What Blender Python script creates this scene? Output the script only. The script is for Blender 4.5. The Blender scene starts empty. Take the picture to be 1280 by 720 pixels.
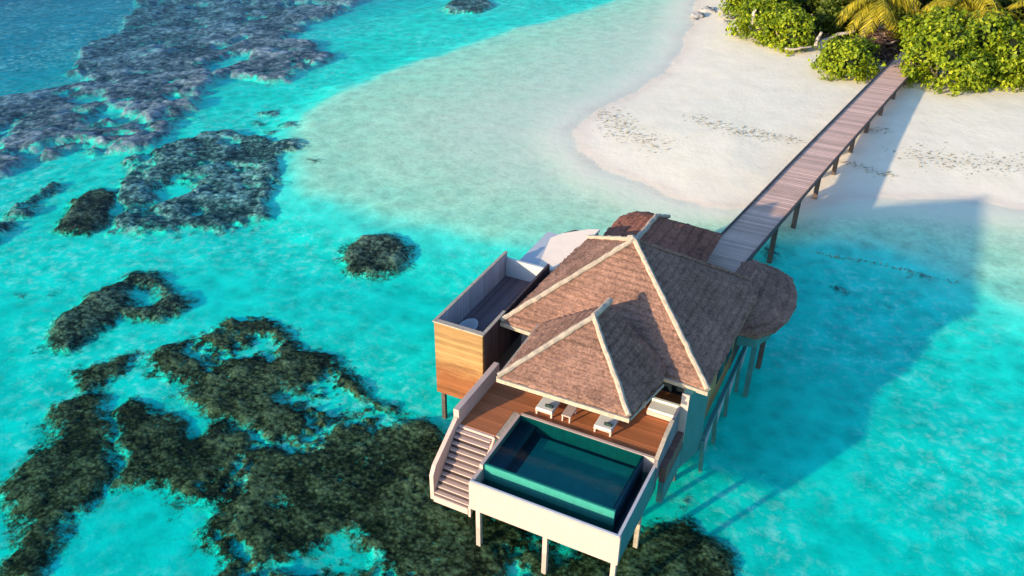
import bpy, math, random
import numpy as np
from mathutils import Vector, Matrix

random.seed(7)
RNG = np.random.default_rng(7)
sc = bpy.context.scene
COL = sc.collection
ORIGIN = {}                      # world origin of every object (all roots are pure translations)

# ------------------------------------------------------------------ helpers
def tag(o, label=None, cat=None, group=None, kind=None):
    if label: o['label'] = label
    if cat: o['category'] = cat
    if group: o['group'] = group
    if kind: o['kind'] = kind
    return o

def empty(name, loc, label, cat, group=None):
    o = bpy.data.objects.new(name, None)
    COL.objects.link(o)
    o.location = loc
    o.empty_display_size = 0.3
    ORIGIN[o] = Vector(loc)
    return tag(o, label, cat, group)

class MB:
    """collects world-space geometry, then links it as ONE mesh object"""
    def __init__(s): s.v = []; s.f = []
    def add(s, vs, fs):
        n = len(s.v); s.v.extend([tuple(p) for p in vs])
        s.f.extend([tuple(i + n for i in f) for f in fs]); return s
    def box(s, x0, x1, y0, y1, z0, z1):
        return s.prism([(x0, y0), (x1, y0), (x1, y1), (x0, y1)], z0, z1)
    def prism(s, poly, z0, z1):
        n = len(poly)
        a = sum(poly[i][0]*poly[(i+1) % n][1]-poly[(i+1) % n][0]*poly[i][1] for i in range(n))
        if a < 0: poly = poly[::-1]
        f0 = z0 if callable(z0) else (lambda x, y: z0)
        f1 = z1 if callable(z1) else (lambda x, y: z1)
        vs = [(x, y, f0(x, y)) for x, y in poly]+[(x, y, f1(x, y)) for x, y in poly]
        fs = [tuple(range(n-1, -1, -1)), tuple(range(n, 2*n))]
        fs += [(i, (i+1) % n, n+(i+1) % n, n+i) for i in range(n)]
        return s.add(vs, fs)
    def sidepoly(s, pts, x0, x1):
        """polygon given in (y,z), extruded along x"""
        n = len(pts)
        vs = [(x0, y, z) for y, z in pts]+[(x1, y, z) for y, z in pts]
        fs = [tuple(range(n)), tuple(range(2*n-1, n-1, -1))]
        fs += [(i, n+i, n+(i+1) % n, (i+1) % n) for i in range(n)]
        return s.add(vs, fs)
    def bar(s, p0, p1, w, h, up=(0, 0, 1)):
        p0, p1 = Vector(p0), Vector(p1); d = (p1-p0).normalized()
        u = Vector(up); u = u-d*u.dot(d)
        if u.length < 1e-4: u = Vector((0, 1, 0))-d*d.y
        u.normalize(); r = d.cross(u)
        vs = []
        for p in (p0, p1):
            for a, b in ((-1, -1), (1, -1), (1, 1), (-1, 1)): vs.append(p+r*a*w/2+u*b*h/2)
        return s.add(vs, [(3, 2, 1, 0), (4, 5, 6, 7), (0, 1, 5, 4), (1, 2, 6, 5), (2, 3, 7, 6), (3, 0, 4, 7)])
    def tube(s, pts, rad, n=8, jit=0.0):
        pts = [Vector(p) for p in pts]; rings = []
        for i, p in enumerate(pts):
            d = (pts[min(i+1, len(pts)-1)]-pts[max(i-1, 0)]).normalized()
            u = Vector((0, 0, 1)); u = u-d*u.dot(d)
            if u.length < 1e-3: u = Vector((0, 1, 0))-d*d.y
            u.normalize(); r = d.cross(u)
            R = rad[i] if isinstance(rad, (list, tuple)) else rad
            for k in range(n):
                a = 2*math.pi*k/n; q = R*(1+random.uniform(-jit, jit))
                rings.append(p+r*math.cos(a)*q+u*math.sin(a)*q)
        m = len(pts)
        fs = [(i*n+k, i*n+(k+1) % n, (i+1)*n+(k+1) % n, (i+1)*n+k) for i in range(m-1) for k in range(n)]
        fs += [tuple(range(n-1, -1, -1)), tuple((m-1)*n+k for k in range(n))]
        return s.add(rings, fs)
    def build(s, name, mat, parent=None, smooth=False, bevel=0, **kw):
        o0 = ORIGIN.get(parent, Vector((0, 0, 0))) if parent else Vector((0, 0, 0))
        me = bpy.data.meshes.new(name)
        me.from_pydata([(x-o0.x, y-o0.y, z-o0.z) for x, y, z in s.v], [], s.f)
        me.materials.append(mat)
        if smooth: me.polygons.foreach_set('use_smooth', [True]*len(me.polygons))
        me.update()
        o = bpy.data.objects.new(name, me); COL.objects.link(o)
        if parent: o.parent = parent
        ORIGIN[o] = o0
        if bevel:
            b = o.modifiers.new('bevel', 'BEVEL'); b.width = bevel; b.segments = 2; b.limit_method = 'ANGLE'
        return tag(o, **kw)

def mesh_np(name, V, F, mat, parent=None, smooth=True, attrs=None):
    V = np.asarray(V, float); F = np.asarray(F)
    o0 = ORIGIN.get(parent, Vector((0, 0, 0))) if parent else Vector((0, 0, 0))
    V = V-np.array(o0)
    me = bpy.data.meshes.new(name)
    k = F.shape[1]
    me.vertices.add(len(V)); me.vertices.foreach_set('co', V.astype(np.float32).ravel())
    me.loops.add(F.size); me.loops.foreach_set('vertex_index', F.astype(np.int32).ravel())
    me.polygons.add(len(F)); me.polygons.foreach_set('loop_start', (np.arange(len(F))*k).astype(np.int32))
    me.polygons.foreach_set('loop_total', np.full(len(F), k, np.int32))
    if smooth: me.polygons.foreach_set('use_smooth', np.ones(len(F), bool))
    me.materials.append(mat)
    for n, d in (attrs or {}).items():
        a = me.attributes.new(n, 'FLOAT', 'POINT'); a.data.foreach_set('value', np.asarray(d, np.float32))
    me.update(calc_edges=True); me.validate()
    o = bpy.data.objects.new(name, me); COL.objects.link(o)
    if parent: o.parent = parent
    ORIGIN[o] = o0
    return o

# ---- numpy noise
def hash2(ix, iy, s=0):
    h = (ix.astype(np.int64)*374761393+iy.astype(np.int64)*668265263+s*1442695041) & 0xffffffff
    h = ((h ^ (h >> 13))*1274126177) & 0xffffffff
    return ((h ^ (h >> 16)) & 0xffffff)/float(0xffffff)
def vnoise(x, y, s=0):
    ix, iy = np.floor(x), np.floor(y); fx, fy = x-ix, y-iy
    fx = fx*fx*(3-2*fx); fy = fy*fy*(3-2*fy)
    a, b = hash2(ix, iy, s), hash2(ix+1, iy, s); c, d = hash2(ix, iy+1, s), hash2(ix+1, iy+1, s)
    return (a*(1-fx)+b*fx)*(1-fy)+(c*(1-fx)+d*fx)*fy
def fbm(x, y, s=0, o=4):
    r = 0; a = .5; t = 0
    for i in range(o): r = r+a*vnoise(x, y, s+i*17); t += a; x = x*2.03+5.1; y = y*2.03+1.7; a *= .5
    return r/t
def domes(x, y, s=0):
    """coral-head like bumps: rounded cells, 1 on top, 0 in the crevices"""
    ix, iy = np.floor(x), np.floor(y); best = np.full(x.shape, 9.)
    for dx in (-1, 0, 1):
        for dy in (-1, 0, 1):
            jx, jy = ix+dx, iy+dy
            px = jx+.15+.7*hash2(jx, jy, s); py = jy+.15+.7*hash2(jx, jy, s+9); r = .55+.6*hash2(jx, jy, s+4)
            best = np.minimum(best, np.hypot(x-px, y-py)/r)
    return np.sqrt(np.clip(1-best*best, 0, 1))
def sdist(X, Y, poly):
    """signed distance, positive inside"""
    P = np.array(poly, float); d = np.full(X.shape, 1e9); ins = np.zeros(X.shape, bool)
    for i in range(len(P)):
        a, b = P[i], P[(i+1) % len(P)]; e = b-a; L = (e*e).sum()+1e-9
        t = np.clip(((X-a[0])*e[0]+(Y-a[1])*e[1])/L, 0, 1)
        d = np.minimum(d, np.hypot(X-a[0]-t*e[0], Y-a[1]-t*e[1]))
        c = ((a[1] > Y) != (b[1] > Y)) & (X < e[0]*(Y-a[1])/(e[1] if abs(e[1]) > 1e-9 else 1e-9)+a[0])
        ins ^= c
    return np.where(ins, d, -d)
def sm(t): t = np.clip(t, 0, 1); return t*t*(3-2*t)

# ------------------------------------------------------------------ materials
class NT:
    def __init__(s, name):
        s.m = bpy.data.materials.new(name); s.m.use_nodes = True; s.t = s.m.node_tree; s.t.nodes.clear()
        s.out = s.n('ShaderNodeOutputMaterial')
    def n(s, typ, ins=None, **kw):
        nd = s.t.nodes.new(typ)
        for k, v in kw.items(): setattr(nd, k, v)
        for k, v in (ins or {}).items():
            if hasattr(v, 'is_output') or isinstance(v, bpy.types.NodeSocket): s.t.links.new(v, nd.inputs[k])
            else: nd.inputs[k].default_value = v
        return nd
    def math(s, op, a, b=0.0, c=None):
        d = {0: a, 1: b}
        if c is not None: d[2] = c
        return s.n('ShaderNodeMath', d, operation=op).outputs[0]
    def ramp(s, fac, stops, interp='LINEAR'):
        r = s.n('ShaderNodeValToRGB', {0: fac}); r.color_ramp.interpolation = interp
        e = r.color_ramp.elements
        while len(e) > 1: e.remove(e[0])
        for i, (p, c) in enumerate(stops):
            el = e[0] if i == 0 else e.new(p)
            el.position = p; el.color = tuple(c)+(1,) if len(c) == 3 else c
        return r.outputs[0]
    def noise(s, vec, scale, detail=4, rough=.55, dist=0):
        return s.n('ShaderNodeTexNoise', {'Vector': vec, 'Scale': scale, 'Detail': detail, 'Roughness': rough, 'Distortion': dist}).outputs[0]
    def mix(s, fac, a, b, blend='MIX'):
        m = s.n('ShaderNodeMix', data_type='RGBA', blend_type=blend)
        for i, v in ((0, fac), (6, a), (7, b)):
            if isinstance(v, bpy.types.NodeSocket): s.t.links.new(v, m.inputs[i])
            else: m.inputs[i].default_value = (tuple(v)+(1,) if i and len(v) == 3 else v)
        return m.outputs[2]
    def pos(s): return s.n('ShaderNodeNewGeometry').outputs['Position']
    def sep(s, v): return s.n('ShaderNodeSeparateXYZ', {0: v}).outputs
    def scaled(s, v, sc_): return s.n('ShaderNodeMapping', {'Vector': v, 'Scale': sc_}).outputs[0]
    def maprange(s, v, a, b, c=0., d=1.):
        return s.n('ShaderNodeMapRange', {0: v, 1: a, 2: b, 3: c, 4: d}).outputs[0]
    def bump(s, h, strength=.3, dist=.05): return s.n('ShaderNodeBump', {'Height': h, 'Strength': strength, 'Distance': dist}).outputs[0]
    def principled(s, color, rough=.8, spec=.25, normal=None, **kw):
        d = {'Roughness': rough, 'Specular IOR Level': spec, 'Base Color': color}
        if not isinstance(color, bpy.types.NodeSocket): d['Base Color'] = tuple(color)+(1,)
        if normal is not None: d['Normal'] = normal
        d.update(kw)
        p = s.n('ShaderNodeBsdfPrincipled', d)
        s.t.links.new(p.outputs[0], s.out.inputs[0]); return s.m

def mat_paint(name, c, var=.10, scale=1.5, rough=.7):
    t = NT(name); p = t.pos()
    a = t.noise(p, scale, 6, .65); b = t.noise(t.scaled(p, (6, 6, .7)), 1.2, 4)
    f = t.math('ADD', t.math('MULTIPLY', a, .6), t.math('MULTIPLY', b, .4))
    col = t.ramp(f, [(.3, [x*(1-var*1.6) for x in c]), (.7, [min(1, x*(1+var)) for x in c])])
    return t.principled(col, rough, .2, t.bump(t.noise(p, 14, 3), .15, .02))

def mat_planks(name, c, axis, width, var=.25, seam=.10, rough=.7, dark=.35, spec=.2):
    """boards that run across `axis` (0 x, 1 y, 2 z), each board with its own tone"""
    t = NT(name); p = t.pos(); q = t.sep(p)[axis]
    u = t.math('DIVIDE', q, width); fl = t.math('FLOOR', u); fr = t.math('FRACT', u)
    wn = t.n('ShaderNodeTexWhiteNoise', {'W': fl}, noise_dimensions='1D').outputs[0]
    s3 = [.6, .6, .6]; s3[axis] = 7.
    grain = t.noise(t.scaled(p, tuple(s3)), 2.2, 5, .6)
    wear = t.noise(p, .7, 4, .6)
    f = t.math('ADD', t.math('MULTIPLY', wn, .4), t.math('ADD', t.math('MULTIPLY', grain, .35), t.math('MULTIPLY', wear, .25)))
    col = t.ramp(f, [(.2, [x*(1-var*1.5) for x in c]), (.5, c), (.8, [min(1, x*(1+var*1.4)) for x in c])])
    sm_ = t.math('LESS_THAN', fr, seam)
    col = t.mix(sm_, col, [x*dark for x in c])
    h = t.math('SUBTRACT', t.math('MULTIPLY', grain, .3), sm_)
    return t.principled(col, rough, spec, t.bump(h, .4, .02))

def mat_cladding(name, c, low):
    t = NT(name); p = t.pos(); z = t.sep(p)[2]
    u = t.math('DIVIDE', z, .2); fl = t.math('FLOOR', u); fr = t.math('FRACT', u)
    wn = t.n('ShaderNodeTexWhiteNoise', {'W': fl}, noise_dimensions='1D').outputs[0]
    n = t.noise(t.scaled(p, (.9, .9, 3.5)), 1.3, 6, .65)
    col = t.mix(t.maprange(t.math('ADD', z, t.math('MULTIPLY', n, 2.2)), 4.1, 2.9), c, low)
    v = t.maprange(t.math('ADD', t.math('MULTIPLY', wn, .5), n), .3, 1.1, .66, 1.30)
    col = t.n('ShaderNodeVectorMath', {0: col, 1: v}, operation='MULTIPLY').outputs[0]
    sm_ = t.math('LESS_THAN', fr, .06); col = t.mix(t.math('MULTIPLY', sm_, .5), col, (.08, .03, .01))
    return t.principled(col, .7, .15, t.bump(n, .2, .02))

def mat_thatch(name, c):
    t = NT(name); p = t.pos()
    n1 = t.noise(t.scaled(p, (1, 1, 2.2)), 8.0, 5, .8); n2 = t.noise(p, .45, 4, .6); n3 = t.noise(p, 3.2, 3, .7)
    f = t.math('ADD', t.math('MULTIPLY', n1, .5), t.math('ADD', t.math('MULTIPLY', n2, .25), t.math('MULTIPLY', n3, .25)))
    zc = t.math('FRACT', t.math('ADD', t.math('DIVIDE', t.sep(p)[2], .19), t.math('MULTIPLY', n2, 1.2)))
    f = t.math('SUBTRACT', f, t.math('MULTIPLY', t.math('LESS_THAN', zc, .28), t.math('MULTIPLY', n3, .09)))
    col = t.ramp(f, [(.36, [x*.35 for x in c]), (.47, [x*.85 for x in c]), (.56, [min(1, x*1.35) for x in c]), (.66, [min(1, x*2.1) for x in c])])
    return t.principled(col, .95, .05, t.bump(t.math('ADD', n1, n3), .7, .06))

# depth tint: what a thickness of clear lagoon water does to the bottom's colour
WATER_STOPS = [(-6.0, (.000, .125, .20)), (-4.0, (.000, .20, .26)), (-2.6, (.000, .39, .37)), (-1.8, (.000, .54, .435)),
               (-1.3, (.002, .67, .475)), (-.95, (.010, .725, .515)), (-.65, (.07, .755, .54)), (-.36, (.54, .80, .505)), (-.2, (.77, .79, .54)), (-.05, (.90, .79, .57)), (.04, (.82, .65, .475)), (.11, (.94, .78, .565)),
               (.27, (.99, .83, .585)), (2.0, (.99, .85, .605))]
def zramp(t, z, stops):
    lo, hi = stops[0][0], stops[-1][0]
    return t.ramp(t.maprange(z, lo, hi), [((s[0]-lo)/(hi-lo), s[1]) for s in stops])

def sand_color(t, p, z):
    zz = t.math('ADD', z, t.math('MULTIPLY', t.math('SUBTRACT', t.noise(p, .35, 5, .6), .5), .16))
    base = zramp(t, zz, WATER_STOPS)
    under = t.maprange(z, -.5, -.95); dry = t.maprange(z, .05, .3)
    # patches of pale rubble and caustic-like mottling under water
    zone = t.ramp(t.noise(p, .10, 3, .5), [(.40, (0, 0, 0)), (.58, (1, 1, 1))])
    rub = t.ramp(t.noise(p, 1.7, 5, .72, .4), [(.50, (0, 0, 0)), (.66, (1, 1, 1))])
    k = t.math('MULTIPLY', t.math('MULTIPLY', zone, rub), t.math('MULTIPLY', under, .42))
    base = t.mix(k, base, (.42, .88, .70))
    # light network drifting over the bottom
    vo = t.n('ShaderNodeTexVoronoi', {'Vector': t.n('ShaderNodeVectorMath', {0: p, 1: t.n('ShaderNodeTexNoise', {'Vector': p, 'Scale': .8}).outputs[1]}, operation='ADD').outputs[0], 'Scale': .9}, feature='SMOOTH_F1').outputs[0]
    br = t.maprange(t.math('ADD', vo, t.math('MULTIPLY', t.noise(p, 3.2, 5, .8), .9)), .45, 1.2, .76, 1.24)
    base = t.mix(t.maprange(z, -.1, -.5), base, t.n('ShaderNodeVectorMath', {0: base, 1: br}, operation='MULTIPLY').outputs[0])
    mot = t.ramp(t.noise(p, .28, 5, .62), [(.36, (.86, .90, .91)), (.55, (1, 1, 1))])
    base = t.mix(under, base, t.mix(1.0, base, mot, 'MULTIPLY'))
    # shallow bar: grey green speckle
    sp = t.ramp(t.noise(p, 2.6, 5, .75), [(.42, (.85, .88, .84)), (.55, (1, 1, 1))])
    shal = t.math('MULTIPLY', t.maprange(z, -.12, -.28), t.maprange(z, -.75, -.45))
    base = t.mix(shal, base, t.mix(1.0, base, sp, 'MULTIPLY'))
    # dry sand: footprints and shade of small dips
    dn = t.ramp(t.noise(p, .5, 6, .7), [(.35, (.93, .92, .90)), (.6, (1, 1, 1))])
    base = t.mix(dry, base, t.mix(1.0, base, dn, 'MULTIPLY'))
    return base
def sand_bump(t, p): return t.math('ADD', t.noise(p, 1.6, 5, .65), t.math('MULTIPLY', t.noise(p, 7, 3, .6), .25))
def mat_seabed():
    t = NT('sand'); p = t.pos(); z = t.sep(p)[2]
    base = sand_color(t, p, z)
    wr = t.n('ShaderNodeAttribute', attribute_name='wrack').outputs['Fac']
    wk = t.math('MULTIPLY', wr, t.ramp(t.noise(p, 2.4, 5, .8), [(.54, (0, 0, 0)), (.64, (1, 1, 1))]))
    base = t.mix(t.math('MULTIPLY', wk, .5), base, (.42, .36, .20))
    return t.principled(base, .95, .0, t.bump(t.math('ADD', sand_bump(t, p), t.math('MULTIPLY', t.maprange(z, .2, .5), t.math('MULTIPLY', t.noise(p, 3.4, 3, .7), .55))), .24, .13))

def mat_coral(name, dark, mid, light, tint_from=-.2, tint_to=-2.2, deep=(.10, .62, .72), sc_=2.2, holes=.5, soft=.55):
    t = NT(name); p = t.pos(); z = t.sep(p)[2]
    b = t.n('ShaderNodeAttribute', attribute_name='knob').outputs['Fac']
    cv = t.n('ShaderNodeAttribute', attribute_name='cover').outputs['Fac']
    n = t.noise(p, sc_, 7, .8, .3); n2 = t.noise(p, .35, 4, .65)
    vo = t.n('ShaderNodeTexVoronoi', {'Vector': p, 'Scale': sc_*1.6, 'Randomness': 1.0}).outputs[0]
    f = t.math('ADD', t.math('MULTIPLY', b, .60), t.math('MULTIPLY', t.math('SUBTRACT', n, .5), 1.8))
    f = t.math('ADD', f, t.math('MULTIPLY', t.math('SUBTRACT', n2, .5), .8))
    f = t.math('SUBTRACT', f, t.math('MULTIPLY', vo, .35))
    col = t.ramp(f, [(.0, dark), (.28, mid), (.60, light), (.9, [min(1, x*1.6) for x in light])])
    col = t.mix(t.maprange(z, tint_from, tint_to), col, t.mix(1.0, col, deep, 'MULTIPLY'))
    # how much of the bottom the coral covers: ragged, fading edge with sand showing through
    big = t.noise(p, .55, 5, .7); fine = t.noise(p, sc_*.9, 6, .85)
    c = t.math('ADD', cv, t.math('MULTIPLY', t.math('SUBTRACT', fine, .5), 2.6+holes))
    c = t.math('ADD', c, t.math('MULTIPLY', t.math('SUBTRACT', big, .5), 2.2*holes))
    c = t.n('ShaderNodeMapRange', {0: c, 1: -.05, 2: soft, 3: 0., 4: 1.}, interpolation_type='SMOOTHSTEP').outputs[0]
    sand = sand_color(t, p, z)
    col = t.mix(c, sand, col)
    return t.principled(col, .95, .0, t.bump(t.math('ADD', t.math('MULTIPLY', c, t.math('MULTIPLY', t.math('SUBTRACT', n, t.math('MULTIPLY', vo, .5)), 1.1)), t.math('MULTIPLY', sand_bump(t, p), .2)), .7, .18))

def mat_water(name, scale, bump, refl, tint=(.97, 1, 1)):
    t = NT(name); p = t.pos()
    n = t.math('ADD', t.noise(t.scaled(p, (1, 1.5, 1)), scale, 6, .6, .6), t.math('MULTIPLY', t.noise(t.scaled(p, (.5, 1, 1)), scale*.22, 3, .5), 1.2))
    nb = t.bump(n, bump, .25)
    gl = t.n('ShaderNodeBsdfGlossy', {'Color': (1, 1, 1, 1), 'Roughness': .06, 'Normal': nb})
    tr = t.n('ShaderNodeBsdfTransparent', {'Color': tuple(tint)+(1,)})
    fr = t.n('ShaderNodeFresnel', {'IOR': 1.333, 'Normal': nb})
    mx = t.n('ShaderNodeMixShader', {0: t.math('MULTIPLY', fr.outputs[0], refl), 1: tr.outputs[0], 2: gl.outputs[0]})
    t.t.links.new(mx.outputs[0], t.out.inputs[0]); return t.m

def mat_leaf(name, stops, trans=.35):
    t = NT(name)
    g = t.n('ShaderNodeNewGeometry'); r = g.outputs['Random Per Island']
    big = t.noise(g.outputs['Position'], .45, 3, .6)
    f = t.math('ADD', t.math('MULTIPLY', r, .6), t.math('MULTIPLY', big, .5))
    col = t.ramp(f, stops)
    d = t.n('ShaderNodeBsdfPrincipled', {'Base Color': col, 'Roughness': .55, 'Specular IOR Level': .25})
    tl = t.n('ShaderNodeBsdfTranslucent', {'Color': col})
    mx = t.n('ShaderNodeMixShader', {0: trans, 1: d.outputs[0], 2: tl.outputs[0]})
    t.t.links.new(mx.outputs[0], t.out.inputs[0]); return t.m

M_SAND = mat_seabed()
M_SEA = mat_water('sea_water', 1.1, .5, .21)
M_POOLW = mat_water('pool_water', 1.4, .06, .6, (.40, .84, .82))
M_CREAM = mat_paint('cream_paint', (.58, .405, .32), .07)
M_WHITE = mat_paint('white_plaster', (.55, .53, .50), .07)
M_SHADEW = mat_paint('teal_shade_tint', (.065, .205, .18), .12)  # shade and turquoise water bounce on the pale walls, painted into the colour
M_BRIGHT = mat_paint('bright_canvas', (.84, .66, .50), .05)
M_TRIM = mat_paint('pale_trim', (.48, .37, .26), .22, 4)
M_THATCH = mat_thatch('thatch', (.295, .155, .104))
M_THATCH2 = mat_thatch('reddish_shingle', (.30, .115, .07))
M_DECK = mat_planks('teak_deck', (.50, .165, .06), 1, .14, .22, .10, .5)
M_CLAD = mat_cladding('golden_cladding', (.36, .20, .075), (.24, .085, .03))
M_DARKWOOD = mat_planks('dark_wood', (.075, .050, .048), 1, .16, .3, .1)
M_BROWN = mat_planks('brown_boards', (.20, .10, .07), 1, .14, .25, .1)
M_WALK = mat_planks('walkway_boards', (.70, .435, .315), 1, .285, .22, .12, .8, .7, .05)
M_GREYWOOD = mat_planks('grey_boards', (.21, .18, .185), 1, .20, .2, .07, .8)
M_PALEWOOD = mat_planks('pale_boards', (.46, .42, .41), 1, .3, .15, .06, .8)
M_KERB = mat_paint('dark_timber', (.10, .075, .062), .3, 3)
M_POST = mat_paint('post_timber', (.13, .09, .07), .3, 3)
M_PURPLE = mat_planks('bath_deck_boards', (.17, .115, .115), 0, .14, .25, .1)
M_NAVY = mat_paint('navy_tile', (.012, .055, .085), .25, 3, .3)
M_TEALTILE = mat_paint('teal_tile', (.05, .30, .225), .12, 3, .3)
M_BACKT = mat_paint('deep_teal_tile', (.015, .15, .14), .2, 3, .3)
M_FLOORTILE = mat_paint('pool_floor_tile', (.03, .30, .27), .15, 2, .4)
M_CUSHION = mat_paint('cream_cushion', (.80, .74, .62), .06, 3, .9)
M_TOWEL = mat_paint('dark_towel', (.035, .055, .045), .25, 6, .95)
M_GLASS = mat_paint('dark_glass', (.012, .018, .022), .2, 2, .12)
M_LEAF = mat_leaf('shrub_leaf', [(.25, (.07, .12, .003)), (.55, (.22, .295, .008)), (.85, (.46, .48, .02))])
M_LEAF2 = mat_leaf('dark_shrub_leaf', [(.25, (.025, .05, .006)), (.55, (.09, .13, .012)), (.85, (.22, .24, .02))])
M_PALM = mat_leaf('palm_leaf', [(.25, (.09, .09, .006)), (.5, (.33, .28, .015)), (.85, (.66, .49, .03))])
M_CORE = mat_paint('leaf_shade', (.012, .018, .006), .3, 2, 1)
M_BARK = mat_paint('bark', (.30, .22, .15), .3, 4)
M_ROCK = mat_paint('rock', (.36, .33, .30), .35, 2)
M_DRIFT = mat_paint('driftwood', (.46, .39, .32), .25, 4)
M_LITTER = mat_leaf('dry_frond', [(.25, (.05, .025, .018)), (.55, (.15, .075, .05)), (.85, (.36, .22, .14))], .1)
M_WRACK = mat_leaf('seaweed', [(.25, (.20, .15, .07)), (.55, (.38, .30, .15)), (.85, (.58, .48, .28))], .1)

# ------------------------------------------------------------------ ground, sea
SHORE = [(-21.8, 129.4), (-17.6, 94.7), (-14.5, 82.8), (-12.6, 70.7), (-11.8, 62.6), (-12.3, 56.7), (-13.5, 51.5), (-14.2, 46.9), (-13.7, 43.4), (-11.7, 40.1), (-8.2, 37.4), (-5.0, 36.2), (-1.4, 35.0), (1.8, 35.0), (6.0, 36.9), (8.5, 40.1), (11.7, 42.3), (17.0, 44.6), (21.9, 45.4), (32.2, 48.5), (70, 56), (110, 70), (100, 160), (20, 220)]
BAR = [(-24.0, 130.0), (-25.7, 91.6), (-30.5, 76.1), (-33.9, 63.7), (-35.7, 52.8), (-37.2, 44.9), (-36.1, 38.4), (-33.8, 33.6), (-30.2, 29.6), (-26.1, 27.0), (-20.2, 25.9), (-13.7, 26.4), (-8.0, 27.9), (-2.8, 29.8), (2.1, 32.7), (7.0, 36.1), (12.2, 38.2), (17.4, 38.0), (21.9, 36.0), (31.5, 38), (75, 46), (120, 65), (110, 170), (20, 230)]

def ground_z(X, Y):
    wob = (fbm(X*.22, Y*.22, 3, 3)-.5)*1.6
    dS = sdist(X, Y, SHORE)+wob*.7; dB = -(sdist(X, Y, BAR)+wob*1.2)
    land = .03+1.25*(1-np.exp(-np.clip(dS, 0, 99)*.055))+.04*(fbm(X*.6, Y*.6, 8, 3)-.5)*sm(dS/4)
    w = 6.0+(4.5+4*sm((X-12)/8)-3*sm((X+2)/6)*sm((16-X)/6))*sm((-Y+42)/10)*sm((X+36)/10)
    tb = np.clip(-dS, 0, 99)/(np.clip(-dS, 0, 99)+np.clip(-dB, 0, 99)+.5)
    bar = -.15*sm(np.clip(-dS, 0, 99)/5)-.27*tb**1.2
    deep = .74*sm(dB/w)+.28*sm((dB-12)/25)
    far = sm((-X-38)/52)*2.4+sm((Y-70)/70)*sm((-X-34)/10)*.4+sm((-X-92)/30)*1.6
    sea = bar-np.where(dB > 0, deep, 0)-far+.16*(fbm(X*.18, Y*.18, 5, 4)-.5)*sm(dB/6)
    return np.where(dS > 0, land, np.minimum(sea+.0, .03))

def axis_grid(lo, hi, step, ext):
    core = np.arange(lo, hi+1e-6, step); a = []; d = step; x = hi
    while x < ext: d *= 1.5; x += d; a.append(x)
    b = []; d = step; x = lo
    while x > -ext: d *= 1.5; x -= d; b.append(x)
    return np.concatenate([b[::-1], core, a])
gx = axis_grid(-108, 42, .4, 2500); gy = axis_grid(-18, 128, .4, 2500)
GX, GY = np.meshgrid(gx, gy); GZ = ground_z(GX, GY)
GZ = GZ-sm((np.hypot(GX, GY-40)-160)/400)*5.0*(GZ < 1)
def seg_d(X, Y, pts):
    d = np.full(X.shape, 1e9)
    for a, b in zip(pts[:-1], pts[1:]):
        a, b = np.array(a), np.array(b); e = b-a; t = np.clip(((X-a[0])*e[0]+(Y-a[1])*e[1])/(e@e), 0, 1)
        d = np.minimum(d, np.hypot(X-a[0]-t*e[0], Y-a[1]-t*e[1]))
    return d
WR = [([(-12.6, 49.5), (-10.2, 45.2), (-5.8, 43.2)], 1.9), ([(-5.4, 50.2), (-.5, 48.5), (4, 49.2)], 1.3), ([(12.5, 50.6), (17, 51.4), (24, 53)], 2.2),
      ([(8.7, 32.6), (12.5, 33.2), (17.6, 32.6)], .22), ([(8, 47), (12, 46)], .6), ([(7.6, 54), (11, 55)], .6)]
wr = np.zeros(GX.shape)
for pts, w in WR: wr = np.maximum(wr, sm(1.3-seg_d(GX, GY, pts)/w))
nx, ny = len(gx), len(gy)
idx = np.arange(nx*ny).reshape(ny, nx)
QF = np.stack([idx[:-1, :-1], idx[:-1, 1:], idx[1:, 1:], idx[1:, :-1]], -1).reshape(-1, 4)
o = mesh_np('ground', np.stack([GX, GY, GZ], -1).reshape(-1, 3), QF, M_SAND, attrs={'wrack': wr.ravel()})
tag(o, kind='structure')
def gz(x, y): return float(ground_z(np.array([[float(x)]]), np.array([[float(y)]]))[0, 0])

o = MB().add([(-2500, -2500, 0), (2500, -2500, 0), (2500, 2500, 0), (-2500, 2500, 0)], [(0, 1, 2, 3)]).build('sea_water', M_SEA)
tag(o, kind='structure')

# ------------------------------------------------------------------ coral
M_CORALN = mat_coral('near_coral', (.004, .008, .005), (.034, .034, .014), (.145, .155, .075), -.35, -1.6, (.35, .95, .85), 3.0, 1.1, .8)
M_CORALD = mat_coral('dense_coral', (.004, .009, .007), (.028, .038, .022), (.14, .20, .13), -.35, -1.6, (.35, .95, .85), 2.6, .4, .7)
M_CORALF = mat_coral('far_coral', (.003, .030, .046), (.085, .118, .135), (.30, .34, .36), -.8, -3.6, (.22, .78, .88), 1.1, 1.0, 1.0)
M_CORALM = mat_coral('middle_coral', (.003, .020, .024), (.03, .085, .078), (.20, .41, .355), -.8, -3.2, (.35, .9, .88), 1.7, 1.0, .9)

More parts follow.
